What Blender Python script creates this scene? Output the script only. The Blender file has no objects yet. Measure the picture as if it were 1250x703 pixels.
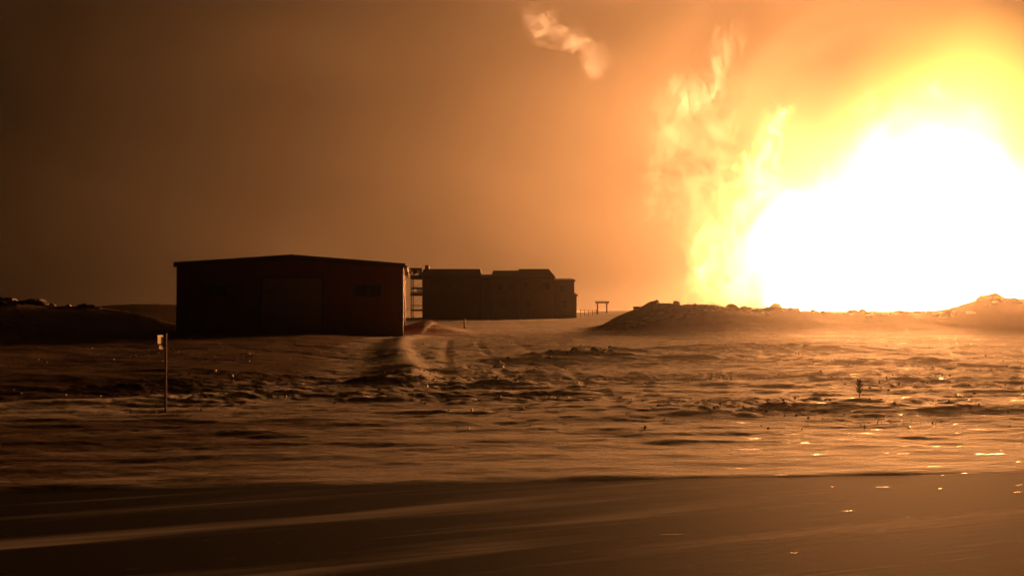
import bpy, bmesh, math, random
import numpy as np
from mathutils import Vector, Matrix

R = math.radians
random.seed(7)
rng = np.random.default_rng(11)
scene = bpy.context.scene
C = scene.collection

# ------------------------------------------------------------------ camera
F = 1082.0                 # focal length of the photograph in its own pixels
EYE = 2.0
cam_d = bpy.data.cameras.new('camera')
cam_d.sensor_width = 36
cam_d.lens = 36 * F / 1250
cam_d.clip_start = 0.1
cam_d.clip_end = 12000
cam = bpy.data.objects.new('camera', cam_d)
C.objects.link(cam)
cam.location = (0, 0, EYE)
cam.rotation_euler = (R(90 + 1.244), 0, 0)
scene.camera = cam

# ------------------------------------------------------------------ world, night sky
w = bpy.data.worlds.new('World')
scene.world = w
w.use_nodes = True
wn = w.node_tree.nodes
wl = w.node_tree.links
sky = wn.new('ShaderNodeTexSky')
sky.sky_type = 'NISHITA'
sky.sun_disc = False
sky.sun_elevation = R(-4)
sky.sun_rotation = R(24)
wl.new(sky.outputs[0], wn['Background'].inputs[0])
wn['Background'].inputs[1].default_value = 0.004

sun_d = bpy.data.lights.new('moonlight', 'SUN')     # night: barely any light from above
sun_d.energy = 0.004
sun_d.angle = R(10)
sun_d.color = (1, .75, .5)
sun = bpy.data.objects.new('moonlight', sun_d)
C.objects.link(sun)
sun.rotation_euler = (R(60), 0, R(156))

scene.view_settings.view_transform = 'Standard'
scene.view_settings.look = 'None'
scene.view_settings.exposure = 0
scene.view_settings.gamma = 1
cy = scene.cycles
cy.use_denoising = True
cy.volume_bounces = 0
cy.max_bounces = 5
cy.diffuse_bounces = 2
cy.glossy_bounces = 2
cy.sample_clamp_indirect = 4
cy.volume_step_rate = 0.6
cy.volume_max_steps = 128
cy.use_adaptive_sampling = True
cy.adaptive_threshold = 0.01

FIRE_COL = (1.0, 0.365, 0.105)
FIRE_L = 225.0
FIRE_Y = 300.0
HAZE_DENS = 0.00032
HAZE_G = 0.94
SMOKE_DENS = 0.003


def at(px, py, y):
    """point of the place that lies at distance y and shows at photo pixel px, py"""
    t = R(1.244)
    u = (px - 625) / F
    v = (351.5 - py) / F
    d = (u, math.cos(t) - v * math.sin(t), math.sin(t) + v * math.cos(t))
    s = y / d[1]
    return Vector((d[0] * s, y, EYE + d[2] * s))


# ------------------------------------------------------------------ small helpers
def setp(o, label=None, cat=None, group=None, kind=None):
    if label: o['label'] = label
    if cat: o['category'] = cat
    if group: o['group'] = group
    if kind: o['kind'] = kind
    return o


def empty(name, loc, rz=0, label=None, cat=None, group=None):
    o = bpy.data.objects.new(name, None)
    o.empty_display_size = .2
    C.objects.link(o)
    o.location = loc
    o.rotation_euler = (0, 0, rz)
    return setp(o, label, cat, group)


class MB:
    """collects shapes, then links them as one mesh object"""
    def __init__(self):
        self.bm = bmesh.new()

    def box(self, x0, x1, y0, y1, z0, z1, bevel=0):
        bm = self.bm
        vs = [bm.verts.new(p) for p in ((x0, y0, z0), (x1, y0, z0), (x1, y1, z0), (x0, y1, z0),
                                        (x0, y0, z1), (x1, y0, z1), (x1, y1, z1), (x0, y1, z1))]
        fs = [bm.faces.new([vs[i] for i in q]) for q in
              ((0, 3, 2, 1), (4, 5, 6, 7), (0, 1, 5, 4), (1, 2, 6, 5), (2, 3, 7, 6), (3, 0, 4, 7))]
        if bevel:
            es = list({e for f in fs for e in f.edges})
            bmesh.ops.bevel(bm, geom=es, offset=bevel, segments=1, affect='EDGES')
        return self

    def bar(self, a, b, wd, ht=None):
        """rectangular bar between two points"""
        ht = ht or wd
        a, b = Vector(a), Vector(b)
        d = (b - a).normalized()
        up = Vector((0, 0, 1)) if abs(d.z) < .95 else Vector((0, 1, 0))
        s = d.cross(up).normalized() * wd / 2
        t = s.cross(d).normalized() * ht / 2
        bm = self.bm
        q = [[bm.verts.new(p + i * s + j * t) for i, j in ((-1, -1), (1, -1), (1, 1), (-1, 1))] for p in (a, b)]
        bm.faces.new(q[0]); bm.faces.new(q[1][::-1])
        for k in range(4):
            bm.faces.new((q[0][k], q[1][k], q[1][(k + 1) % 4], q[0][(k + 1) % 4]))
        return self

    def tube(self, a, b, r0, r1=None, n=10):
        r1 = r0 if r1 is None else r1
        a, b = Vector(a), Vector(b)
        d = (b - a).normalized()
        up = Vector((0, 0, 1)) if abs(d.z) < .95 else Vector((0, 1, 0))
        s = d.cross(up).normalized()
        t = s.cross(d).normalized()
        bm = self.bm
        q = [[bm.verts.new(p + r * (math.cos(k * math.tau / n) * s + math.sin(k * math.tau / n) * t)) for k in range(n)]
             for p, r in ((a, r0), (b, r1))]
        bm.faces.new(q[0]); bm.faces.new(q[1][::-1])
        for k in range(n):
            bm.faces.new((q[0][k], q[1][k], q[1][(k + 1) % n], q[0][(k + 1) % n]))
        return self

    def prism(self, poly, y0, y1):
        """polygon of (x, z) pushed from y0 to y1"""
        bm = self.bm
        a = [bm.verts.new((x, y0, z)) for x, z in poly]
        b = [bm.verts.new((x, y1, z)) for x, z in poly]
        bm.faces.new(a); bm.faces.new(b[::-1])
        n = len(poly)
        for k in range(n):
            bm.faces.new((a[k], b[k], b[(k + 1) % n], a[(k + 1) % n]))
        return self

    def hull(self, pts):
        vs = [self.bm.verts.new(p) for p in pts]
        r = bmesh.ops.convex_hull(self.bm, input=vs)
        return self

    def build(self, name, mat, parent=None, loc=None, smooth=False):
        bm = self.bm
        bmesh.ops.recalc_face_normals(bm, faces=bm.faces)
        me = bpy.data.meshes.new(name)
        bm.to_mesh(me)
        bm.free()
        me.materials.append(mat)
        if smooth:
            me.polygons.foreach_set('use_smooth', [True] * len(me.polygons))
        o = bpy.data.objects.new(name, me)
        C.objects.link(o)
        if parent is not None:
            o.parent = parent
        if loc is not None:
            o.location = loc
        return o


# ------------------------------------------------------------------ materials
def newmat(name):
    m = bpy.data.materials.new(name)
    m.use_nodes = True
    nt = m.node_tree
    return m, nt, nt.nodes, nt.links, nt.nodes['Principled BSDF']


def mapping(nt, scale, rotz=0, coord='Position'):
    g = nt.nodes.new('ShaderNodeNewGeometry') if coord == 'Position' else nt.nodes.new('ShaderNodeTexCoord')
    mp = nt.nodes.new('ShaderNodeMapping')
    mp.vector_type = 'TEXTURE'
    mp.inputs['Rotation'].default_value = (0, 0, rotz)
    mp.inputs['Scale'].default_value = scale
    nt.links.new(g.outputs[coord], mp.inputs['Vector'])
    return mp.outputs[0]


def noise(nt, vec, scale=1, detail=4, rough=.5, dist=0):
    n = nt.nodes.new('ShaderNodeTexNoise')
    n.inputs['Scale'].default_value = scale
    n.inputs['Detail'].default_value = detail
    n.inputs['Roughness'].default_value = rough
    n.inputs['Distortion'].default_value = dist
    if vec is not None:
        nt.links.new(vec, n.inputs['Vector'])
    return n.outputs['Fac']


def ramp(nt, fac, stops):
    r = nt.nodes.new('ShaderNodeValToRGB')
    e = r.color_ramp.elements
    while len(e) < len(stops):
        e.new(.5)
    for el, (p, c) in zip(e, stops):
        el.position = p
        el.color = (c, c, c, 1) if isinstance(c, (int, float)) else (*c, 1)
    nt.links.new(fac, r.inputs[0])
    return r.outputs[0]


def mathn(nt, op, a, b=None, clamp=False):
    m = nt.nodes.new('ShaderNodeMath')
    m.operation = op
    m.use_clamp = clamp
    for k, v in enumerate((a, b)):
        if v is None: continue
        if isinstance(v, (int, float)): m.inputs[k].default_value = v
        else: nt.links.new(v, m.inputs[k])
    return m.outputs[0]


def mixc(nt, fac, a, b):
    m = nt.nodes.new('ShaderNodeMix')
    m.data_type = 'RGBA'
    for idx, v in ((0, fac), (6, a), (7, b)):
        if isinstance(v, (int, float)): m.inputs[idx].default_value = v
        elif isinstance(v, tuple): m.inputs[idx].default_value = (*v, 1)
        else: nt.links.new(v, m.inputs[idx])
    return m.outputs[2]


def mixf(nt, fac, a, b):
    m = nt.nodes.new('ShaderNodeMix')
    for idx, v in ((0, fac), (2, a), (3, b)):
        if isinstance(v, (int, float)): m.inputs[idx].default_value = v
        else: nt.links.new(v, m.inputs[idx])
    return m.outputs[0]


def bump(nt, bsdf, h, strength, dist):
    b = nt.nodes.new('ShaderNodeBump')
    b.inputs['Strength'].default_value = strength
    b.inputs['Distance'].default_value = dist
    nt.links.new(h, b.inputs['Height'])
    nt.links.new(b.outputs[0], bsdf.inputs['Normal'])


WIND = R(21)      # the wind blows along this heading over the ground


def mat_ground():
    m, nt, n, l, b = newmat('windblown_snow')
    a = n.new('ShaderNodeAttribute'); a.attribute_name = 'snow_cover_shade'  # snow cover, with painted shade mixed in
    streak = noise(nt, mapping(nt, (7, .8, 1), R(7)), 1, 6, .62, .4)
    clump = noise(nt, mapping(nt, (1.1, .3, 1), R(7)), 1, 8, .7, .5)
    fine = noise(nt, mapping(nt, (.16, .07, 1), R(7)), 1, 4, .7, .2)
    big = noise(nt, mapping(nt, (40, 12, 1), R(4)), 1, 4, .55)
    s = mathn(nt, 'ADD', mathn(nt, 'MULTIPLY', streak, .45), mathn(nt, 'MULTIPLY', clump, .4))
    s = mathn(nt, 'ADD', s, mathn(nt, 'MULTIPLY', big, .25))
    s = mathn(nt, 'ADD', s, mathn(nt, 'MULTIPLY', fine, .22))
    s = mathn(nt, 'ADD', s, mathn(nt, 'MULTIPLY', mathn(nt, 'SUBTRACT', a.outputs['Fac'], .5), .8))
    cover = ramp(nt, s, [(.5, 0), (.64, .45), (.85, 1)])  # snow cover together with the painted shade
    dirt_shade = mixc(nt, fine, (.05, .035, .025), (.2, .14, .1))  # bare dirt, also the dark tone of the painted shade
    col = mixc(nt, cover, dirt_shade, (.76, .73, .70))
    l.new(col, b.inputs['Base Color'])
    l.new(mixf(nt, cover, .1, .5), b.inputs['Specular IOR Level'])
    ice = ramp(nt, noise(nt, mapping(nt, (.6, .14, 1), R(8)), 1, 4, .6, .6), [(.65, 0), (.69, 1)])
    rr = n.new('ShaderNodeMix')
    rr.inputs[2].default_value = .74
    rr.inputs[3].default_value = .21
    l.new(ice, rr.inputs[0])
    l.new(rr.outputs[0], b.inputs['Roughness'])
    b.inputs['IOR'].default_value = 1.31
    h = mathn(nt, 'ADD', noise(nt, mapping(nt, (.5, .16, 1), R(10)), 1, 8, .68, .4), mathn(nt, 'MULTIPLY', clump, .8))
    h = mathn(nt, 'ADD', h, mathn(nt, 'MULTIPLY', fine, .5))
    bump(nt, b, h, 1, .07)
    return m


def mat_road():
    m, nt, n, l, b = newmat('icy_asphalt')
    st = noise(nt, mapping(nt, (7, .55, 1), WIND), 1, 2, .45, .5)
    st2 = noise(nt, mapping(nt, (4, .16, 1), WIND - R(2)), 1, 4, .6, .4)
    wide = noise(nt, mapping(nt, (14, 1.8, 1), WIND), 1, 2, .5, .3)
    s = mathn(nt, 'ADD', mathn(nt, 'MULTIPLY', st, .75), mathn(nt, 'MULTIPLY', st2, .3))
    s = mathn(nt, 'ADD', s, mathn(nt, 'MULTIPLY', wide, .25))
    cover = ramp(nt, s, [(.65, 0), (.73, .12), (.80, .42), (.9, .75)])
    grain = noise(nt, mapping(nt, (.02, .02, .02)), 1, 3, .7)
    asph = mixc(nt, grain, (.008, .0075, .007), (.034, .031, .028))
    col = mixc(nt, cover, asph, (.72, .70, .68))
    l.new(col, b.inputs['Base Color'])
    l.new(mixf(nt, cover, .1, .5), b.inputs['Specular IOR Level'])
    ice = ramp(nt, noise(nt, mapping(nt, (.3, .07, 1), R(12)), 1, 4, .6, .5), [(.69, 0), (.73, 1)])
    rr = n.new('ShaderNodeMix')
    rr.inputs[2].default_value = .8
    rr.inputs[3].default_value = .22
    l.new(mixf(nt, ice, .05, .6), b.inputs['Specular IOR Level'])
    l.new(ice, rr.inputs[0])
    l.new(rr.outputs[0], b.inputs['Roughness'])
    h = mathn(nt, 'ADD', mathn(nt, 'MULTIPLY', grain, .12), noise(nt, mapping(nt, (.2, .08, 1), WIND), 1, 4, .6))
    bump(nt, b, h, .3, .012)
    return m


def mat_plain(name, col, rough=.6, metal=0, var=.25, scale=.6, bmp=.0):
    m, nt, n, l, b = newmat(name)
    v = noise(nt, mapping(nt, (scale, scale, scale * 2.2)), 1, 6, .65)
    c0 = tuple(c * (1 - var) for c in col); c1 = tuple(min(1, c * (1 + var)) for c in col)
    l.new(mixc(nt, v, c0, c1), b.inputs['Base Color'])
    b.inputs['Roughness'].default_value = rough
    b.inputs['Metallic'].default_value = metal
    if bmp: bump(nt, b, v, .5, bmp)
    return m


M = {}
M['ground'] = mat_ground()
M['road'] = mat_road()
M['red_metal'] = mat_plain('red_painted_steel', (.22, .045, .035), .5, 0, .3, .8)
M['dark_metal'] = mat_plain('dark_steel_trim', (.06, .045, .04), .5, 0, .2, .5)
M['roof_metal'] = mat_plain('dark_roof_steel', (.07, .06, .055), .45, .2, .25, 1.2)
M['door'] = mat_plain('pale_door_steel', (.34, .30, .24), .55, 0, .2, .5)
M['timber'] = mat_plain('weathered_timber', (.17, .11, .07), .8, 0, .35, .25, .01)
M['siding'] = mat_plain('brown_board_siding', (.14, .08, .055), .75, 0, .25, .5)
M['shingle'] = mat_plain('dark_roof_shingle', (.05, .043, .04), .85, 0, .3, .4)
M['trim'] = mat_plain('pale_window_trim', (.45, .4, .34), .6)
M['clod'] = mat_plain('dirty_snow_clod', (.34, .30, .27), .75, 0, .5, .3, .03)
M['snow'] = mat_plain('clean_packed_snow', (.72, .70, .68), .55, 0, .12, .3, .02)
M['post'] = mat_plain('grey_steel_post', (.32, .26, .26), .45, .4, .2, .2)
M['weed'] = mat_plain('dead_weed', (.13, .09, .05), .8, 0, .3, .05)

m, nt, n, l, b = newmat('dark_window_glass')
b.inputs['Base Color'].default_value = (.02, .02, .022, 1)
b.inputs['Roughness'].default_value = .12
M['glass'] = m

m, nt, n, l, b = newmat('translucent_plastic')
tr = n.new('ShaderNodeBsdfTranslucent')
tr.inputs[0].default_value = (.8, .78, .68, 1)
mx = n.new('ShaderNodeMixShader'); mx.inputs[0].default_value = .7
b.inputs['Base Color'].default_value = (.75, .73, .62, 1)
l.new(b.outputs[0], mx.inputs[1]); l.new(tr.outputs[0], mx.inputs[2])
l.new(mx.outputs[0], n['Material Output'].inputs[0])
M['plate'] = m

m, nt, n, l, b = newmat('lit_lamp')
b.inputs['Base Color'].default_value = (.8, .8, .8, 1)
b.inputs['Emission Color'].default_value = (1, .7, .5, 1)
b.inputs['Emission Strength'].default_value = 2.5
M['lamp'] = m


# ------------------------------------------------------------------ terrain
def _hash(i, j, s):
    v = np.sin(i * 127.1 + j * 311.7 + s * 74.7) * 43758.5453
    return v - np.floor(v)


def vnoise(x, y, s=0):
    i = np.floor(x); j = np.floor(y)
    u = x - i; v = y - j
    u = u * u * u * (u * (u * 6 - 15) + 10); v = v * v * v * (v * (v * 6 - 15) + 10)
    a = _hash(i, j, s); b = _hash(i + 1, j, s); c = _hash(i, j + 1, s); d = _hash(i + 1, j + 1, s)
    return (a * (1 - u) + b * u) * (1 - v) + (c * (1 - u) + d * u) * v


def fbm(x, y, s=0, oct=5, g=.5):
    t = 0; a = 1; n = 0
    for k in range(oct):
        t = t + a * (vnoise(x * 2 ** k + 17.3 * k, y * 2 ** k - 9.1 * k, s + k) - .5)
        n += a; a *= g
    return t / n * 2


def ss(a, b, x):
    t = np.clip((x - a) / (b - a), 0, 1)
    return t * t * (3 - 2 * t)


def road_edge(x):
    return 9.9 + .095 * np.asarray(x, float)


def seg_dist(x, y, pts):
    """distance to a polyline, and how far along it (0..1)"""
    best = np.full(np.shape(x), 1e9); side = np.zeros(np.shape(x))
    for (ax, ay), (bx, by) in zip(pts[:-1], pts[1:]):
        dx, dy = bx - ax, by - ay
        t = np.clip(((x - ax) * dx + (y - ay) * dy) / (dx * dx + dy * dy), 0, 1)
        d = np.hypot(x - ax - t * dx, y - ay - t * dy)
        side = np.where(d < best, np.sign((x - ax) * dy - (y - ay) * dx), side)
        best = np.minimum(best, d)
    return best, side


# crest of the right-hand berm at y = 75, read off against the sky (metres)
BERM_Y = 75
crest_px = [(700, 388), (725, 385), (745, 381), (757, 376), (770, 375), (785, 373), (800, 369), (815, 372), (850, 374),
            (870, 373), (890, 376), (920, 379), (960, 378), (985, 381), (1010, 383), (1050, 382), (1090, 386),
            (1130, 385), (1160, 381), (1190, 370), (1210, 363), (1230, 367), (1260, 369), (1400, 368), (1800, 372)]
CX = np.array([(p[0] - 625) / F * BERM_Y for p in crest_px])
CZ = np.array([EYE + (375 - p[1]) / F * BERM_Y for p in crest_px])
lcrest_px = [(-500, 372), (-100, 370), (0, 377), (15, 378), (30, 376), (60, 377), (85, 379), (110, 381), (135, 384), (170, 390), (215, 398)]
LY = 68
LX = np.array([(p[0] - 625) / F * LY for p in lcrest_px])
LZ = np.array([EYE + (375 - p[1]) / F * LY for p in lcrest_px])

WINDROW = [(-6.3, 60), (-6.4, 52), (-5.4, 42), (-4.0, 33), (-2.9, 26), (-2.7, 23.4), (-4.2, 21.6), (-6.2, 19.6), (-9, 18), (-16, 15), (-40, 10)]


def terrain(x, y):
    x = np.asarray(x, float); y = np.asarray(y, float)
    h = np.zeros(np.shape(x)); cov_shade = np.full(np.shape(x), .55)
    re = road_edge(x)
    off = y - re                                  # metres beyond the far road edge
    near = ss(0, 4, off)
    # rolling ground and wind drifts
    c, s = math.cos(R(8)), math.sin(R(8))
    u = x * c + y * s; v = -x * s + y * c
    roll = fbm(x / 30, y / 22, 1, 3) * .22
    drift = fbm(u / 7.5, v / 2.4, 5, 3) * .075
    ridge = (1 - np.abs(fbm(u / 3.6, v / 1.0, 21, 4)) * 2.2)
    ridge = np.clip(ridge, 0, 1) ** 2 * .038
    rough = fbm(u / .9, v / .4, 9, 5, .65) * .042
    patch = ss(-.05, .25, fbm(x / 5.5 + 3, y / 2.6, 71, 3)) * (1 - ss(40, 55, y))
    churn = np.abs(fbm(u / .75, v / .38, 73, 4, .7)) * .10 - .02
    fade = ss(14, 22, y) * (1 - ss(60, 120, y))
    h = h + near * (roll * ss(14, 45, y) + (drift + ridge - .05) * (.4 + .6 * fade) + rough * (.55 + .45 * fade) * (1 - .5 * patch) + churn * patch * (.35 + .65 * ss(13, 19, y)))
    # far ground rises a little to the right, then dips to the plain
    far = ss(70, 150, y) * (1 - ss(165, 260, y))
    h = h + far * (.45 + .85 * ss(5, 22, x))
    h = h + ss(260, 900, y) * fbm(x / 300, y / 300, 40, 3) * 1.2
    # right berm
    cz = np.interp(x, CX, CZ)
    lump = fbm(x / 3.1, y / 3.1, 61, 5, .65) * .42 + np.abs(fbm(x / 1.1, y / 1.1, 63, 4, .65)) * .3
    slope = (.3 * ss(28, 74, y) + .7 * ss(59, 74.5, y)) * ss(8, 22, x + (y - 30) * .05)
    prof = np.where(y < BERM_Y, slope, 1 - ss(BERM_Y + 1, BERM_Y + 16, y))
    peak = np.exp(-((y - BERM_Y) / 5.5) ** 2)
    berm_w = ss(5.2, 12, x)
    h = h + berm_w * prof * np.maximum(cz - .05, 0) * (.72 + .28 * peak) + berm_w * peak * lump * .8
    # left berm, with a smooth windward face
    lz = np.interp(x, LX, LZ)
    lw = 1 - ss(-29, -25, x)
    prof = np.where(y < LY, ss(38, LY, y), 1 - ss(LY + 1, LY + 14, y))
    pk = np.exp(-((y - LY) / 5) ** 2)
    h = h + lw * (prof * np.maximum(lz, 0) * (.8 + .2 * pk) + pk * lump * .5)
    # low far hill behind the shed
    h = h + 1.9 * np.exp(-((x + 58) / 14) ** 2 - ((y - 135) / 14) ** 2) + 1.2 * np.exp(-((x + 40) / 14) ** 2 - ((y - 130) / 16) ** 2)
    # yard of the shed, raised a little, with a windrow of ploughed snow round it
    d, side = seg_dist(x, y, WINDROW)
    inyard = (side > 0)
    yard = np.where(inyard, ss(.5, 6, d), 0) * (1 - ss(62, 85, y)) * ss(13, 17, y)
    h = h * (1 - .75 * yard * (1 - lw)) + yard * (.30 + .1 * fbm(x / 3, y / 2, 80, 4))
    wob = 1 + .5 * fbm(x / 2.2, y / 2.2, 77, 3) * .6
    along = ss(13, 16.5, y) * (1 - ss(57, 62, y))
    hw = np.where(y > 22.6, .20, .10) * along * wob
    prof_r = np.where(inyard, np.exp(-(d / .9) ** 2), .75 * np.exp(-(d / .45) ** 2) + .25 * np.exp(-(d / 2.2) ** 2))
    h = h + hw * prof_r
    # drift blown round the near corner of the shed
    h = h + 0.65 * np.exp(-(((x + 6.8) / 1.6) ** 2 + ((y - 70) / 6.5) ** 2)) + .4 * np.exp(-(((x + 4.8) / 1.6) ** 2 + ((y - 67) / 4) ** 2))
    # scooped drifts along the drive
    for px, py, hx, hy, hh in ((550, 428, 2.2, 2.6, .12), (548, 455, 1.8, 1.2, .12), (700, 437, 2.6, 1.2, .3),
                               (650, 441, 1.8, 1.0, .18), (745, 432, 2.2, 1.2, .22), (612, 470, .9, .5, .1), (930, 428, 5, 2, .25),
                               (880, 440, 4, 1.6, .15), (1120, 445, 5, 2, .2), (1180, 500, 3.4, 1.3, .04), (760, 503, 2.8, 1.1, .04),
                               (870, 497, 3.6, 1.2, .03), (1010, 493, 3.2, 1.4, .04)):
        yy = EYE / ((py - 375) / F); xx = (px - 625) / F * yy
        h = h + hh * np.exp(-(((x - xx) / hx) ** 2 + ((y - yy) / hy) ** 2)) * (1 + .6 * fbm(x / .9, y / .7, 90, 4))
    # two wheel ruts up the drive
    for k in (-.85, .85, 2.9):
        xr = -1.2 + k - .035 * (y - 20) + .5 * np.sin(y / 11)
        h = h - .03 * np.exp(-((x - xr) / .22) ** 2) * (1 + fbm(x / 1.5, y / 2.5, 44, 3)) * ss(17, 21, y) * (1 - ss(48, 60, y))
    # the road bed
    inroad = ((off < 0) & (off > -9.6))
    bed = (1 - ss(-.10, .55, off)) * ss(-9.9, -9.3, off)
    edge = .015 + .02 * fbm(x / 1.2, y / .5, 33, 3)
    h = np.where(off > -9.9, (h + edge) * (1 - bed) + (-.04) * bed, .06 + .1 * fbm(x / 4, y / 4, 3, 4))
    # how much snow lies, with shade painted in as lower cover
    cov_shade = cov_shade - .55 * yard * ss(.3, 1.6, d) - .2 * lw * ss(20, 40, y)  # shade of the yard painted in as barer ground
    cov_shade = cov_shade + .4 * np.exp(-(d / np.where(inyard, .5, 2.4)) ** 2) * along
    cov_shade = cov_shade - .3 * ss(2, -9, x) * (1 - ss(18, 24, y))  # weaker light on the left verge painted in as thinner snow
    cov_shade = cov_shade - .25 * berm_w * ss(34, 50, y) * (1 - ss(80, 95, y)) - .3 * berm_w * ss(56, 64, y) * (1 - ss(80, 95, y)) + .2 * ss(-4, 2, x) * (1 - ss(20, 30, y))  # berm face painted darker for its shade, middle verge lighter
    cov_shade = cov_shade - .5 * np.exp(-((x + 50) / 24) ** 2 - ((y - 132) / 22) ** 2)
    cov_shade = cov_shade + .12 * ss(110, 300, y)
    return h, np.clip(cov_shade, 0, 1)


def build_ground():
    az = np.concatenate([np.arange(-180, -38, 2.0), np.arange(-38, -33, .5), np.arange(-33, 33, .11), np.arange(33, 38, .5), np.arange(38, 180, 2.0)])
    r = [3.0]
    while r[-1] < 2500:
        r.append(r[-1] * (1.0055 if 9 < r[-1] < 50 else 1.0085 if r[-1] < 110 else 1.02))
    r = np.array(r)
    A, Rr = np.meshgrid(np.radians(az), r)
    X = np.sin(A) * Rr; Y = np.cos(A) * Rr
    H, cov_shade = terrain(X, Y)
    nr, na = X.shape
    v = np.stack([X, Y, H], -1).reshape(-1, 3)
    i = np.arange(nr - 1)[:, None] * na; j = np.arange(na)[None, :]; j2 = (j + 1) % na
    q = np.stack(np.broadcast_arrays(i + j, i + j2, i + na + j2, i + na + j), -1).reshape(-1, 4)[:, ::-1]
    nv = len(v)
    v = np.vstack([v, [[0, 0, -.06]]])
    cov_shade = np.append(cov_shade.reshape(-1), .3)
    me = bpy.data.meshes.new('ground')
    tri = np.stack([np.arange(na), (np.arange(na) + 1) % na, np.full(na, nv)], -1)
    loops = np.concatenate([q.reshape(-1), tri.reshape(-1)]).astype(np.int32)
    starts = np.concatenate([np.arange(len(q)) * 4, len(q) * 4 + np.arange(na) * 3]).astype(np.int32)
    me.vertices.add(len(v)); me.vertices.foreach_set('co', v.astype(np.float32).reshape(-1))
    me.loops.add(len(loops)); me.loops.foreach_set('vertex_index', loops)
    me.polygons.add(len(starts)); me.polygons.foreach_set('loop_start', starts)
    me.update(calc_edges=True)
    me.validate()
    me.polygons.foreach_set('use_smooth', [True] * len(me.polygons))
    at_ = me.attributes.new('snow_cover_shade', 'FLOAT', 'POINT')
    at_.data.foreach_set('value', cov_shade.astype(np.float32))
    me.materials.append(M['ground'])
    o = bpy.data.objects.new('ground', me)
    C.objects.link(o)
    setp(o, kind='structure')
    if me.polygons[len(me.polygons) // 2].normal.z < 0:
        me.flip_normals()
    return o


build_ground()


def gz(x, y):
    return float(terrain(np.array([x]), np.array([y]))[0][0])


# road: a long strip, its far edge crossing the view
bm = MB()
for x0 in np.arange(-240, 240, 2.0):
    pts = []
    for xx in (x0, x0 + 2.0):
        for k in range(7):
            o_ = -9.6 + k * (9.9 / 6)
            pts.append((xx, float(road_edge(xx)) + o_, .012 * math.sin(k / 6 * math.pi)))
    vs = [bm.bm.verts.new(p) for p in pts]
    for k in range(6):
        bm.bm.faces.new((vs[k], vs[7 + k], vs[8 + k], vs[k + 1]))
bmesh.ops.remove_doubles(bm.bm, verts=bm.bm.verts, dist=.001)
setp(bm.build('road', M['road'], smooth=True), kind='structure')

# ------------------------------------------------------------------ fire
KF = FIRE_Y / F


def fpt(px, py, dy=0):
    return at(px, py, FIRE_Y + dy)


fire = empty('gas_fire', (fpt(1110, 385).x, FIRE_Y, 0), 0,
             'huge white-hot fire with ragged yellow flames rising behind the snow berm', 'fire')

# the white-hot heart: one lumpy closed surface that lights the place
bmh = bmesh.new()
for px, py, rx, ry, ryy in ((1130, 300, 78, 92, 24), (1030, 335, 66, 68, 18), (1225, 335, 75, 65, 20), (1110, 380, 150, 40, 22), (958, 315, 24, 65, 9)):
    p = fpt(px, py)
    bmesh.ops.create_icosphere(bmh, subdivisions=3, radius=1,
                               matrix=Matrix.Translation(p) @ Matrix.Diagonal((rx * KF, ryy, ry * KF, 1)))
me = bpy.data.meshes.new('flame_core')
bmh.to_mesh(me); bmh.free()
core = bpy.data.objects.new('flame_core', me)
C.objects.link(core)
rm = core.modifiers.new('r', 'REMESH'); rm.mode = 'VOXEL'; rm.voxel_size = 2.6
dg = bpy.context.evaluated_depsgraph_get()
me2 = bpy.data.meshes.new_from_object(core.evaluated_get(dg))
core.modifiers.clear()
co = np.empty(len(me2.vertices) * 3, np.float32); me2.vertices.foreach_get('co', co); co = co.reshape(-1, 3)
no = np.empty(len(me2.vertices) * 3, np.float32); me2.vertex_normals.foreach_get('vector', no); no = no.reshape(-1, 3)
dsp = fbm(co[:, 0] / 13, co[:, 2] / 13 + co[:, 1] / 17, 3, 4) * 7
co = co + no * dsp[:, None]
me2.vertices.foreach_set('co', co.reshape(-1)); me2.update()
core.data = me2
m, nt, n, l, b = newmat('white_hot_fire')
em = n.new('ShaderNodeEmission')
em.inputs[0].default_value = (*FIRE_COL, 1); em.inputs[1].default_value = FIRE_L
l.new(em.outputs[0], n['Material Output'].inputs[0])
me2.materials.clear(); me2.materials.append(m)
core.parent = fire
core.matrix_parent_inverse = Matrix.Translation(fire.location).inverted()


def flame_mat(name, col, strength, nscale, a, b_, c, detail=4, soft=1.0, stretch=.55, smoke=None, dist=.6):
    """emission (or smoke) whose density is a soft ellipsoid broken up by turbulent noise"""
    m = bpy.data.materials.new(name); m.use_nodes = True
    nt = m.node_tree; n = nt.nodes; l = nt.links
    n.remove(n['Principled BSDF'])
    tc = n.new('ShaderNodeTexCoord')
    ln = n.new('ShaderNodeVectorMath'); ln.operation = 'LENGTH'
    l.new(tc.outputs['Object'], ln.inputs[0])
    fall = mathn(nt, 'SUBTRACT', 1, ln.outputs['Value'], True)
    ns = noise(nt, mapping(nt, (nscale, nscale, nscale / stretch)), 1, detail, .58, dist)
    d = mathn(nt, 'ADD', mathn(nt, 'MULTIPLY', fall, a), mathn(nt, 'MULTIPLY', mathn(nt, 'SUBTRACT', ns, .5), b_))
    d = mathn(nt, 'SUBTRACT', d, c, True)
    edge = mathn(nt, 'MULTIPLY', fall, 5, True)
    d = mathn(nt, 'MULTIPLY', mathn(nt, 'POWER', d, soft), edge)
    d = mathn(nt, 'MULTIPLY', d, strength)
    if smoke:
        e = n.new('ShaderNodeVolumeScatter')
        e.inputs['Color'].default_value = (*col, 1)
        l.new(d, e.inputs['Density'])
    else:
        e = n.new('ShaderNodeEmission')
        e.inputs[0].default_value = (*col, 1)
        l.new(d, e.inputs[1])
    l.new(e.outputs[0], n['Material Output'].inputs['Volume'])
    return m


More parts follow.
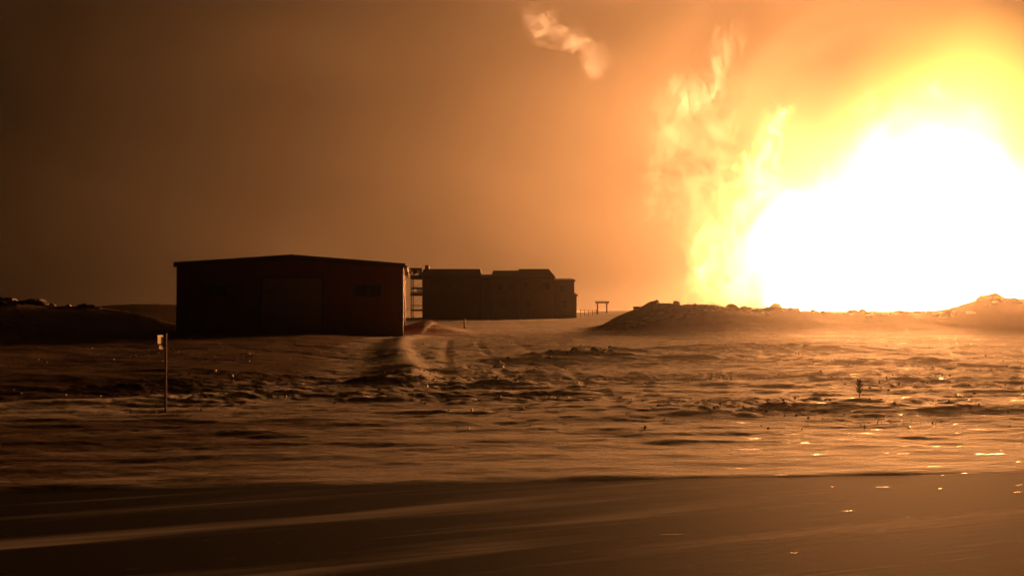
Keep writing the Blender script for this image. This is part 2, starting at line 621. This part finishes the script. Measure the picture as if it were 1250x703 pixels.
ball = bmesh.new()
bmesh.ops.create_icosphere(ball, subdivisions=3, radius=1)
for v in ball.verts:
    v.co *= 1.0


def puff(name, mat, px, py, rx, ry, depth, tilt=0, dy=0, parent=None):
    me = bpy.data.meshes.new(name)
    ball.to_mesh(me)
    me.materials.append(mat)
    o = bpy.data.objects.new(name, me)
    C.objects.link(o)
    y = FIRE_Y + dy
    p = at(px, py, y)
    o.location = p - (parent.location if parent else Vector())
    o.scale = (rx * y / F, depth, ry * y / F)
    o.rotation_euler = (0, R(tilt), 0)
    if parent: o.parent = parent
    return o


HOT = (1, .55, .22)
glow = flame_mat('fire_billow', HOT, .36, 13, 1.3, 2.6, .15, 6, 1.2, .9)
puff('flame', glow, 1132, 280, 165, 205, 30, 0, -6, fire)
puff('flame', glow, 1005, 318, 112, 118, 22, 0, -4, fire)
puff('flame', glow, 952, 290, 40, 85, 12, 0, -2, fire)
puff('flame', glow, 1250, 320, 140, 125, 26, 0, 4, fire)
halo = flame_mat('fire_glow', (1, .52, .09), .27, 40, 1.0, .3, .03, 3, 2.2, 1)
puff('flame_glow', halo, 1162, 215, 200, 265, 40, 0, 12, fire)
tong = flame_mat('yellow_flame', (1, .50, .14), .34, 9, 1.4, 4.0, .6, 8, 1.0, .8, dist=1.6)
puff('flame_tongue', tong, 945, 290, 55, 95, 12, 5, 0, fire)
puff('flame_tongue', tong, 910, 325, 100, 100, 12, 0, 2, fire)
lick = flame_mat('licking_flame', (1, .47, .14), .5, 4.5, 1.5, 4.6, .6, 8, 1.0, .7, dist=1.5)
for px, py, rx, ry, tl in ((925, 225, 46, 54, 10), (936, 186, 32, 50, 14), (944, 152, 26, 34, 30), (956, 138, 24, 14, -20),
                           (900, 258, 26, 42, -10), (872, 318, 22, 46, -8), (858, 345, 26, 36, 0)):
    puff('flame_tongue', lick, px, py, rx, ry, max(4, rx * .2), tl, 1, fire)
thin = flame_mat('thin_orange_flame', (1, .44, .15), .075, 9, 1.2, 5.2, .6, 9, 1.0, .8, dist=2.0)
puff('flame_wisp', thin, 866, 290, 80, 115, 10, 6, 0, fire)
puff('flame_wisp', thin, 848, 170, 80, 120, 11, 8, 5, fire)
strand = flame_mat('strand_of_flame', (1, .44, .16), .17, 4.5, 1.3, 5.5, .75, 8, 1.0, .6, dist=1.8)
for px, py, rx, ry, tl in ((800, 215, 24, 90, 10), (822, 160, 34, 70, 30), (853, 235, 24, 110, 2), (882, 230, 22, 100, -4),
                           (848, 118, 75, 42, -15), (880, 70, 34, 75, 25), (880, 160, 34, 24, -10)):
    puff('flame_wisp', strand, px, py, rx, ry, max(5, rx * .25), tl, 3, fire)
smk = flame_mat('smoke_painted_firelight', (1, .44, .18), .10, 6.5, 1.4, 4.2, .5, 8, 1.0, 1.0, dist=1.5)  # smoke lit by the fire; that light is put in as emission
sp = empty('firelit_smoke_puff', at(692, 40, FIRE_Y + 10), 0, 'small ragged puff of smoke, its firelight put in as emission, drifting in the sky above the lodge', 'smoke')
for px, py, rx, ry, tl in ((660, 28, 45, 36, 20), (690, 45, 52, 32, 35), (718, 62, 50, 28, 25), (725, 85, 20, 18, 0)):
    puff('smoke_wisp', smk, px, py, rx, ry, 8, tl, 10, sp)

# ------------------------------------------------------------------ haze
hz = MB().box(-2700, 2700, -2700, 2700, -5, 190).build('haze', bpy.data.materials.new('haze'))
setp(hz, kind='stuff')
m = hz.data.materials[0]; m.use_nodes = True
n = m.node_tree.nodes
n.remove(n['Principled BSDF'])
pv = n.new('ShaderNodeVolumePrincipled')
pv.inputs['Color'].default_value = (.92, .88, .84, 1)
pv.inputs['Density'].default_value = HAZE_DENS
pv.inputs['Anisotropy'].default_value = HAZE_G
m.node_tree.links.new(pv.outputs[0], n['Material Output'].inputs['Volume'])

# a great bank of thin smoke behind the fire, lit by it
bm = bmesh.new()
bmesh.ops.create_icosphere(bm, subdivisions=5, radius=1, matrix=Matrix.Translation((60, 720, 60)) @ Matrix.Diagonal((1100, 385, 420, 1)))
sb = MB(); sb.bm.free(); sb.bm = bm
sbm = bpy.data.materials.new('smoke_bank'); sbm.use_nodes = True
sbm.cycles.volume_step_rate = .5
sb = sb.build('smoke_bank', sbm, smooth=True)
setp(sb, kind='stuff')
n = sbm.node_tree.nodes
n.remove(n['Principled BSDF'])
pv = n.new('ShaderNodeVolumePrincipled')
pv.inputs['Color'].default_value = (.96, .93, .91, 1)
pv.inputs['Density'].default_value = SMOKE_DENS
snt = sbm.node_tree
sn = noise(snt, mapping(snt, (170, 170, 80)), 1, 5, .55, .8)
snt.links.new(mathn(snt, 'MULTIPLY', mathn(snt, 'MAXIMUM', .1, mathn(snt, 'ADD', mathn(snt, 'MULTIPLY', mathn(snt, 'SUBTRACT', sn, .5), 5.5), 1)), SMOKE_DENS), pv.inputs['Density'])
sbm.node_tree.links.new(pv.outputs[0], n['Material Output'].inputs['Volume'])

# snow blowing low over the open ground towards the berm
bl = MB().box(-2.5, 60, 20.5, 66, -.35, .5).build('blowing_snow', bpy.data.materials.new('blowing_snow'))
setp(bl, kind='stuff')
bl.data.materials[0].use_nodes = True
bnt = bl.data.materials[0].node_tree
bnt.nodes.remove(bnt.nodes['Principled BSDF'])
pv = bnt.nodes.new('ShaderNodeVolumePrincipled')
pv.inputs['Color'].default_value = (.95, .94, .92, 1)
pv.inputs['Anisotropy'].default_value = .88
d_ = mathn(bnt, 'MULTIPLY', mathn(bnt, 'SUBTRACT', noise(bnt, mapping(bnt, (14, 1.6, 3), R(8)), 1, 4, .6, .5), .4), .02)
bnt.links.new(mathn(bnt, 'MAXIMUM', d_, 0), pv.inputs['Density'])
bnt.links.new(pv.outputs[0], bnt.nodes['Material Output'].inputs['Volume'])

# ------------------------------------------------------------------ metal shed
SD = 60.0
pr = at(491.5, 403, SD)
sz = .30
shed = empty('metal_shed', (pr.x, SD, sz), R(6.3),
             'long low dark red metal shed with a shallow gable and wide roll-up door', 'shed')
W_, E_, P_, D_ = 14.75, 4.5, 5.05, 19.0         # width, eave, peak, depth; local x runs left from the near right corner


def ribbed(x0, x1, z0, ztop, y):
    """vertical ribbed siding standing on the wall face"""
    mb = MB()
    return mb


def ztop(x):       # roof underside over local x (-W..0)
    return E_ + (P_ - E_) * (1 - abs(x + W_ / 2) / (W_ / 2))


DX0, DX1, DZ = -9.35, -5.3, 3.65
WIN = [(-13.3, -11.5, 2.35, 3.15), (-3.2, -1.45, 2.4, 3.2)]
# front wall as ribbed sheets round its openings
mb = MB()
edges = sorted({-W_, 0, DX0, DX1, *[w_[0] for w_ in WIN], *[w_[1] for w_ in WIN]})
for a, b_ in zip(edges[:-1], edges[1:]):
    mid = (a + b_) / 2
    gaps = []
    if DX0 < mid < DX1: gaps = [(-1, DZ)]
    for w_ in WIN:
        if w_[0] < mid < w_[1]: gaps = [(w_[2], w_[3])]
    zs = [(-.8, None)] if not gaps else ([(gaps[0][1], None)] + ([(-.8, gaps[0][0])] if gaps[0][0] > -.8 else []))
    for z0, z1 in zs:
        segs = [a, b_] if not (a < -W_ / 2 < b_) else [a, -W_ / 2, b_]
        for p, q in zip(segs[:-1], segs[1:]):
            mb.prism([(p, z0), (q, z0), (q, z1 if z1 else ztop(q)), (p, z1 if z1 else ztop(p))], 0, .1)
        x = a + .12
        while x < b_ - .06:
            mb.prism([(x - .035, z0 + .002), (x + .035, z0 + .002), (x + .035, (z1 or ztop(x + .035)) - .004), (x - .035, (z1 or ztop(x - .035)) - .004)], -.03, .002)
            x += .3
mb.build('wall', M['red_metal'], shed)
mb = MB().box(-.1, 0, .102, D_, -.8, E_ - .01)
y = .3
while y < D_ - .1:
    mb.box(-.002, .03, y - .035, y + .035, -.79, E_ - .02); y += .3
sw = mb.build('wall', M['red_metal'], shed)
MB().box(-W_, -W_ + .1, .102, D_, -.8, E_ - .01).build('wall', M['red_metal'], shed)
MB().prism([(-W_ + .102, -.8), (-.102, -.8), (-.102, E_), (-W_ / 2, P_), (-W_ + .102, E_)], D_ - .1, D_ - .002).build('wall', M['red_metal'], shed)
ov = .18
rf = MB()
for sgn in (-1, 1):
    x_e = 0 + ov if sgn > 0 else -W_ - ov
    ze = E_ - .075 * ov
    rf.prism([(-W_ / 2, P_ + .003), (x_e, ze + .003), (x_e, ze + .14), (-W_ / 2, P_ + .14)], -.22, D_ + .2)
roof = rf.build('roof', M['roof_metal'], shed)
rb = MB().prism([(-W_ / 2 - .25, P_ + .122), (-W_ / 2, P_ + .143), (-W_ / 2 + .25, P_ + .122), (-W_ / 2, P_ + .19)], -.24, D_ + .22)
rb.build('ridge_cap', M['roof_metal'], roof)
fc = MB()
for sgn in (-1, 1):
    x_e = 0 + ov if sgn > 0 else -W_ - ov
    fc.prism([(-W_ / 2, P_ - .16), (x_e, E_ - .17), (x_e, E_ + .155), (-W_ / 2, P_ + .165)], -.27, -.222)
fc.build('fascia', M['dark_metal'], roof)
for x in (-W_ - .035, -.085):
    MB().box(x, x + .12, -.06, .2, -.8, E_ - .15).build('corner_trim', M['dark_metal'], shed)
g = MB().box(ov + .002, ov + .14, -.2, D_ + .1, E_ - .12, E_ + .02).build('gutter', M['dark_metal'], roof)
# roll-up door: five leaves
dr = empty('door', (0, 0, 0)); dr.parent = shed
pn0 = None
for k in range(5):
    ph = DZ + .8
    z0 = -.8 + k * ph / 5
    pn = MB().box(DX0 + .06, DX1 - .06, .05, .10, z0 + .008, z0 + ph / 5 - .008, .004)
    for q in range(4):
        xa = DX0 + .2 + q * (DX1 - DX0 - .3) / 4
        pn.box(xa, xa + (DX1 - DX0 - .3) / 4 - .1, .038, .0495, z0 + .18, z0 + ph / 5 - .18)
    pn.build('door_panel', M['door'], dr)
MB().box(DX0 - .1, DX0 + .055, -.05, .12, -.8, DZ + .1).box(DX1 - .055, DX1 + .1, -.05, .12, -.8, DZ + .1)\
    .box(DX0 + .057, DX1 - .057, -.05, .12, DZ - .03, DZ + .1).build('door_frame', M['dark_metal'], dr)
for w_ in WIN:
    wo = empty('window', ((w_[0] + w_[1]) / 2, 0, (w_[2] + w_[3]) / 2)); wo.parent = shed
    hw, hh = (w_[1] - w_[0]) / 2, (w_[3] - w_[2]) / 2
    MB().box(-hw - .06, hw + .06, -.06, .06, hh - .04, hh + .06).box(-hw - .06, hw + .06, -.08, .06, -hh - .06, -hh + .04)\
        .box(-hw - .06, -hw + .04, -.058, .06, -hh + .042, hh - .042).box(hw - .04, hw + .06, -.058, .06, -hh + .042, hh - .042)\
        .box(-.03, .03, -.04, .05, -hh + .042, hh - .042).build('frame', M['dark_metal'], wo)
    for sx in (-1, 1):
        MB().box(min(sx * .032, sx * (hw - .042)), max(sx * .032, sx * (hw - .042)), .0, .012, -hh + .042, hh - .042).build('pane', M['glass'], wo)
# lamp on a bracket on the lit side wall
lp = MB().bar((.02, 3.2, E_ - .5), (.75, 3.2, E_ - .15), .07).bar((.02, 3.2, E_ - .9), (.6, 3.2, E_ - .25), .05)
lb = lp.build('lamp_bracket', M['dark_metal'], shed)
MB().tube((.75, 3.2, E_ - .05), (.9, 3.2, E_ - .4), .1, .22).build('lamp_shade', M['dark_metal'], lb)
MB().box(.032, .14, 6.2, 7.6, -.3, 2.3, .01).build('side_door', M['door'], shed)

# ------------------------------------------------------------------ lodge beyond the shed
LD = 130.0
K = LD / F
lz0 = .1
lodge = empty('lodge', (0, LD, lz0), 0,
              'long dark two-storey timber lodge with stepped roofs and end balconies', 'house')


def X_(px): return (px - 625) * K
def Z_(py): return EYE + (375 - py) * K - lz0


def block(x0, x1, zt, ze, dep, y0=0, slant_l=0, slant_r=0, roofname='roof'):
    """a length of the house: board wall, and a roof pitched towards the viewer"""
    wl_ = MB().box(x0, x1, y0, y0 + dep, -.6, ze)
    z = .15
    while z < ze - .1:
        wl_.box(x0 + .003, x1 - .003, y0 - .022, y0 + .001, z, z + .17); z += .2
    wall = wl_.build('wall', M['siding'], lodge)
    r_ = MB().hull([(x0 - .15, y0 - .45, ze - .05), (x1 + .15, y0 - .45, ze - .05), (x1 + .15, y0 - .45, ze + .16), (x0 - .15, y0 - .45, ze + .16),
                    (x0 - .15 + slant_l, y0 + dep / 2 - 1, zt), (x1 + .15 - slant_r, y0 + dep / 2 - 1, zt),
                    (x0 - .15 + slant_l, y0 + dep / 2 + 1, zt), (x1 + .15 - slant_r, y0 + dep / 2 + 1, zt),
                    (x0 - .15, y0 + dep + .4, ze - .05), (x1 + .15, y0 + dep + .4, ze - .05), (x1 + .15, y0 + dep + .4, ze + .16), (x0 - .15, y0 + dep + .4, ze + .16)])
    rr = r_.build(roofname, M['shingle'], lodge)
    return wall, rr


w1, r1 = block(X_(515.5), X_(586.5), Z_(327), Z_(338), 9, 0, .0, .35)
w2, r2 = block(X_(586.9), X_(600.2), Z_(334), Z_(341), 7.5, .7)
w3, r3 = block(X_(600.8), X_(633.4), Z_(329), Z_(339), 9, 0, .2, 0)
w4, r4 = block(X_(633.9), X_(676.5), Z_(327), Z_(339.5), 10, -.4, .1, .8)
w5, r5 = block(X_(677.3), X_(701.2), Z_(339), Z_(343), 8, .3, 0, .25)
w6, r6 = block(X_(701.6), X_(704.6), Z_(357), Z_(361), 6, 1.2, 0, .3)
MB().box(X_(516), X_(521), 3.2, 3.9, Z_(330), Z_(322.5)).build('chimney', M['siding'], r1)
# windows of the front, trims, and a plank stair
for px0, px1, py0, py1, yb in ((525, 532, 345, 354, 0), (545, 552, 345, 354, 0), (565, 572, 345, 354, 0), 
                               (607, 614, 346, 354, 0), (620, 628, 346, 354, 0), (640, 645, 345, 352, -.4), (665, 671, 345, 353, -.4),
                               (610, 618, 366, 375, 0), (640, 648, 366, 375, -.4), (684, 690, 349, 356, .3), (684, 692, 367, 376, .3)):
    f = MB()
    x0, x1, z1, z0 = X_(px0), X_(px1), Z_(py0), Z_(py1)
    f.box(x0 - .07, x1 + .07, yb - .07, yb - .024, z1, z1 + .08).box(x0 - .07, x1 + .07, yb - .09, yb - .024, z0 - .08, z0)
    f.box(x0 - .07, x0, yb - .068, yb - .024, z0 + .002, z1 - .002).box(x1, x1 + .07, yb - .068, yb - .024, z0 + .002, z1 - .002)
    wi = f.build('window', M['siding'], lodge)
    MB().box(x0 + .002, x1 - .002, yb - .05, yb - .026, z0 + .002, z1 - .002).build('pane', M['glass'], wi)
MB().box(X_(602), X_(633), -.08, -.024, Z_(361.5), Z_(360)).build('belt_board', M['timber'], lodge)
st = MB()
a = Vector((X_(640), -1.1, Z_(361))); b_ = Vector((X_(663), -1.1, Z_(343)))
st.bar(a, b_, .08, .3).bar(a + Vector((0, .65, 0)), b_ + Vector((0, .65, 0)), .08, .3)
st.bar(a + Vector((0, 0, .95)), b_ + Vector((0, 0, .95)), .06, .1)
stair = st.build('stair', M['timber'], lodge)
for k in range(12):
    p = a.lerp(b_, (k + .5) / 12)
    MB().box(p.x - .14, p.x + .14, p.y + .045, p.y + .605, p.z - .02, p.z + .03).build('tread', M['timber'], stair)
MB().bar(a + Vector((0, .3, -.05)), (a.x, a.y + .3, -.4), .12).build('stair_post', M['timber'], stair)
MB().box(X_(660), X_(676), -1.2, -.45, Z_(343.5), Z_(342.2)).build('stair_landing', M['timber'], stair)
# end balconies open to the sky behind
bal = empty('balcony', (0, 0, 0)); bal.parent = lodge
xa, xb = X_(500.6), X_(515.1)
MB().box(xa, xb, .2, 3, Z_(340.5), Z_(336)).box(xa - .1, xb, .1, 3.1, Z_(329.5), Z_(327)).build('balcony_roof', M['shingle'], bal)
for yy in (.3, 2.85):
    for xx in (xa + .06,):
        MB().box(xx, xx + .13, yy, yy + .13, -.7, Z_(327) - .01).build('post', M['timber'], bal)
MB().box(xa + .35, xa + .45, .5, .6, Z_(336) + .004, Z_(329.5) - .004).box(xb - .6, xb - .02, .5, 2.4, Z_(336) + .004, Z_(329.5) - .004).build('gable_board', M['timber'], bal)
MB().box(xa, xb, .2, 3.0, Z_(361), Z_(357.6)).build('deck', M['timber'], bal)
rl = MB().box(xa + .2, xb, .22, .3, Z_(353), Z_(350.6)).box(xa + .2, xb, .22, .3, Z_(357.3), Z_(356.2))
rl.build('railing', M['timber'], bal)
x = xa + .35
while x < xb - .08:
    if not (X_(504.5) < x < X_(508.5)):
        MB().box(x, x + .1, .235, .285, Z_(356.2) + .003, Z_(353) - .003).build('baluster', M['timber'], bal)
    x += .16
MB().box(xa + .2, xb, .22, .3, Z_(373.4), Z_(372.4)).box(xa + .2, xb, .2, 3, Z_(380), Z_(377.6)).build('lower_rail', M['timber'], bal)
lpb = MB().box(X_(504.6), X_(505), .02, .09, Z_(334.2), Z_(331)).build('lamp_bracket', M['dark_metal'], bal)
MB().box(X_(505.1), X_(508.2), .0, .22, Z_(333.5), Z_(331.7), .02).build('lamp', M['lamp'], lpb)

# ------------------------------------------------------------------ small frame of posts and beam, and a low fence
gy = 145.0
p = at(735, 381.5, gy)
gt = empty('post_frame', (p.x, gy, p.z), 0, 'small frame of two posts under a thick crossbeam right of the lodge', 'frame')
k = gy / F
for s in (-5.6, 5.6):
    MB().box(s * k - .11, s * k + .11, -.11, .11, -1.5, 11.3 * k).build('post', M['timber'], gt)
MB().box(-8.3 * k, 8.3 * k, -.2, .2, 11.3 * k + .003, 13.2 * k, .03).build('crossbeam', M['timber'], gt)
for i in range(5):
    xx = (-7.2 + i * 3.6) * k
    MB().box(xx - .13, xx + .13, -.45, .45, 13.2 * k + .003, 13.9 * k, .02).build('cross_block', M['timber'], gt)

fe = empty('rail_fence', (at(705, 380, 138).x, 138, at(705, 381, 138).z), 0, 'low thin rail fence between the lodge and the small post frame', 'fence')
for i in range(5):
    xx = .45 + i * .62
    MB().box(xx - .035, xx + .035, -.035, .035, -1.2, .42).build('post', M['timber'], fe)
for z in (.12, .34):
    MB().box(.3, 3.1, -.065, -.037, z, z + .05).build('rail', M['timber'], fe)

# ------------------------------------------------------------------ marker post by the road
py_ = EYE / ((503 - 375) / F)
px_ = (203.5 - 625) / F * py_
mp_ = empty('marker_post', (px_, py_, gz(px_, py_) - .02), 0, 'thin steel marker post with two pale plates at the left roadside', 'marker post')
kk = py_ / F
top = at(203, 408, py_).z - mp_.location.z
po = MB().tube((0, 0, -.3), (-.01, 0, top), .024, .022, 8).build('post', M['post'], mp_)
MB().tube((-.01, 0, top), (-.01, 0, top + .015), .027, .024, 8).build('cap', M['post'], po)
MB().box(-10 * kk, -3.2 * kk, -.03, -.022, top - 11.5 * kk, top - .8 * kk, .003).build('reflector', M['plate'], mp_)
MB().box(-8 * kk, -3.4 * kk, -.032, -.024, top - 18 * kk, top - 13.2 * kk, .003).build('reflector', M['plate'], mp_)
MB().box(-5.2 * kk, -1.0 * kk, -.021, -.009, top - 16 * kk, top - 3 * kk).build('bracket', M['post'], mp_)

# ------------------------------------------------------------------ dead weed standing in the snow
wy = EYE / ((487 - 375) / F); wx = (1048 - 625) / F * wy
weed = empty('dead_weed', (wx, wy, gz(wx, wy) - .01), 0, 'small dead weed with drooping leaves sticking up from the bright snow', 'weed')
MB().tube((0, 0, -.05), (.005, 0, .40), .010, .004, 6).build('stem', M['weed'], weed)
for i in range(40):
    a = i * 2.4; z = .07 + .0072 * i
    ln = .13 * math.sin(.5 + i / 40 * 2.4)
    lf = MB()
    c, s = math.cos(a), math.sin(a)
    for sg in (1,):
        p0 = Vector((0, 0, z)); p1 = Vector((c * ln * .6, s * ln * .6, z + .05)); p2 = Vector((c * ln, s * ln, z + .035 + .02 * (i % 3)))
        t = Vector((-s, c, 0)) * .034
        vs = [lf.bm.verts.new(v) for v in (p0, p1 + t, p2, p1 - t, p1 + Vector((0, 0, .006)))]
        lf.bm.faces.new((vs[0], vs[1], vs[4])); lf.bm.faces.new((vs[0], vs[4], vs[3])); lf.bm.faces.new((vs[1], vs[2], vs[4])); lf.bm.faces.new((vs[4], vs[2], vs[3]))
    lf.build('leaf', M['weed'], weed)

# ------------------------------------------------------------------ lumps of ploughed snow
protos = []
for k in range(6):
    bm_ = bmesh.new()
    bmesh.ops.create_icosphere(bm_, subdivisions=3, radius=1)
    for v in bm_.verts:
        c = v.co.copy()
        q = 1 + .5 * float(fbm(np.array([c.x * 1.3 + k * 9]), np.array([c.y * 1.3 + c.z * 1.7]), k, 4, .6)[0])
        v.co = Vector((c.x * q * 1.25, c.y * q, c.z * q * .8))
    me = bpy.data.meshes.new('snow_clod'); bm_.to_mesh(me); bm_.free()
    me.materials.append(M['clod'])
    protos.append(me)


def clod(x, y, s, label, group, sink=.25, mat=None):
    me = random.choice(protos)
    o = bpy.data.objects.new('snow_clod', me)
    C.objects.link(o)
    o.location = (x, y, gz(x, y) + s * (.5 - sink))
    o.scale = (s * random.uniform(.8, 1.3), s * random.uniform(.8, 1.2), s * random.uniform(.7, 1.1))
    o.rotation_euler = (random.uniform(-.3, .3), random.uniform(-.3, .3), random.uniform(0, 6.3))
    return setp(o, label, 'snow clod', group)


for i in range(70):
    px = 750 + i * 7.4 + random.uniform(-3, 3)
    y = BERM_Y + random.uniform(-3.5, 1.2)
    x = (px - 625) / F * y
    clod(x, y, random.choice((.16, .2, .24, .3, .38)), 'rough lump of dirty snow along the crest of the berm before the fire', 'snow lumps on the berm before the fire', .35)
for px, s in ((1206, .55), (1214, .45), (800, .6), (806, .45), (790, .5), (868, .42), (760, .45), (775, .5)):
    y = BERM_Y - .5
    clod((px - 625) / F * y, y, s, 'big rough lump of snow on the highest point of the berm at far right' if px > 1200 else 'rough lump of dirty snow along the crest of the berm before the fire', 'snow lumps on the berm before the fire', .45)
for px, s in ((2, .9), (8, .6), (28, .35), (36, .5), (44, .55), (52, .4), (64, .25), (84, .2), (97, .22), (104, .3), (112, .25), (120, .2)):
    y = LY - .4
    clod((px - 625) / F * y, y, s, 'dark lump of snow on the ridge left of the shed', 'snow lumps on the left ridge', .4)
for i in range(18):
    px = random.choice((random.gauss(690, 22), random.gauss(735, 10), random.uniform(600, 760)))
    py = 441 - (px - 650) * .07 + random.gauss(0, 3)
    y = EYE / ((py - 375) / F)
    clod((px - 625) / F * y, y, random.uniform(.05, .13), 'broken lump of snow lying across the drive before the lodge', 'broken snow lumps on the drive', .35)
ic = clod(-.42, 29.2, .2, 'single bright snow lump sitting alone in the middle of the drive', None, .2)
ic.name = 'snow_lump'
ic.data = ic.data.copy(); ic.data.materials[0] = M['snow']
sy = 84; sx = (567 - 625) / F * sy
sk = MB().box(-.09, .09, -.05, .05, -.6, .95, .01).build('stake', M['trim'], None, (sx, sy, gz(sx, sy)))
setp(sk, 'short pale stake standing in the drift between shed and lodge', 'stake')

# crumbs of broken snow over the churned verge and drive: too many and too small to count
pts, fcs = [], []
tmp = bmesh.new(); bmesh.ops.create_icosphere(tmp, subdivisions=1, radius=1)
bv = np.array([v.co[:] for v in tmp.verts]); bf = np.array([[v.index for v in f.verts] for f in tmp.faces]); tmp.free()
n_ = 3200
yy = 14.5 * (48 / 14.5) ** rng.random(n_)
xx = rng.uniform(-.62, .62, n_) * yy
keep = (fbm(xx / 5.5 + 3, yy / 2.6, 71, 3) > rng.uniform(-.15, .2, n_)) & (yy > road_edge(xx) + .5)
xx, yy = xx[keep], yy[keep]
zz = terrain(xx, yy)[0]
for k in range(len(xx)):
    s_ = .008 + .028 * rng.random() ** 3 * min(1, yy[k] / 22)
    q = bv * (s_ * rng.uniform(.6, 1.4, 3)) * (1 + .3 * rng.standard_normal((len(bv), 1)))
    pts.append(q + (xx[k], yy[k], zz[k] + s_ * .3)); fcs.append(bf + k * len(bv))
me = bpy.data.meshes.new('snow_crumbs')
me.from_pydata(np.vstack(pts).tolist(), [], np.vstack(fcs).tolist())
me.materials.append(M['snow'])
o = bpy.data.objects.new('snow_crumbs', me); C.objects.link(o)
setp(o, kind='stuff')
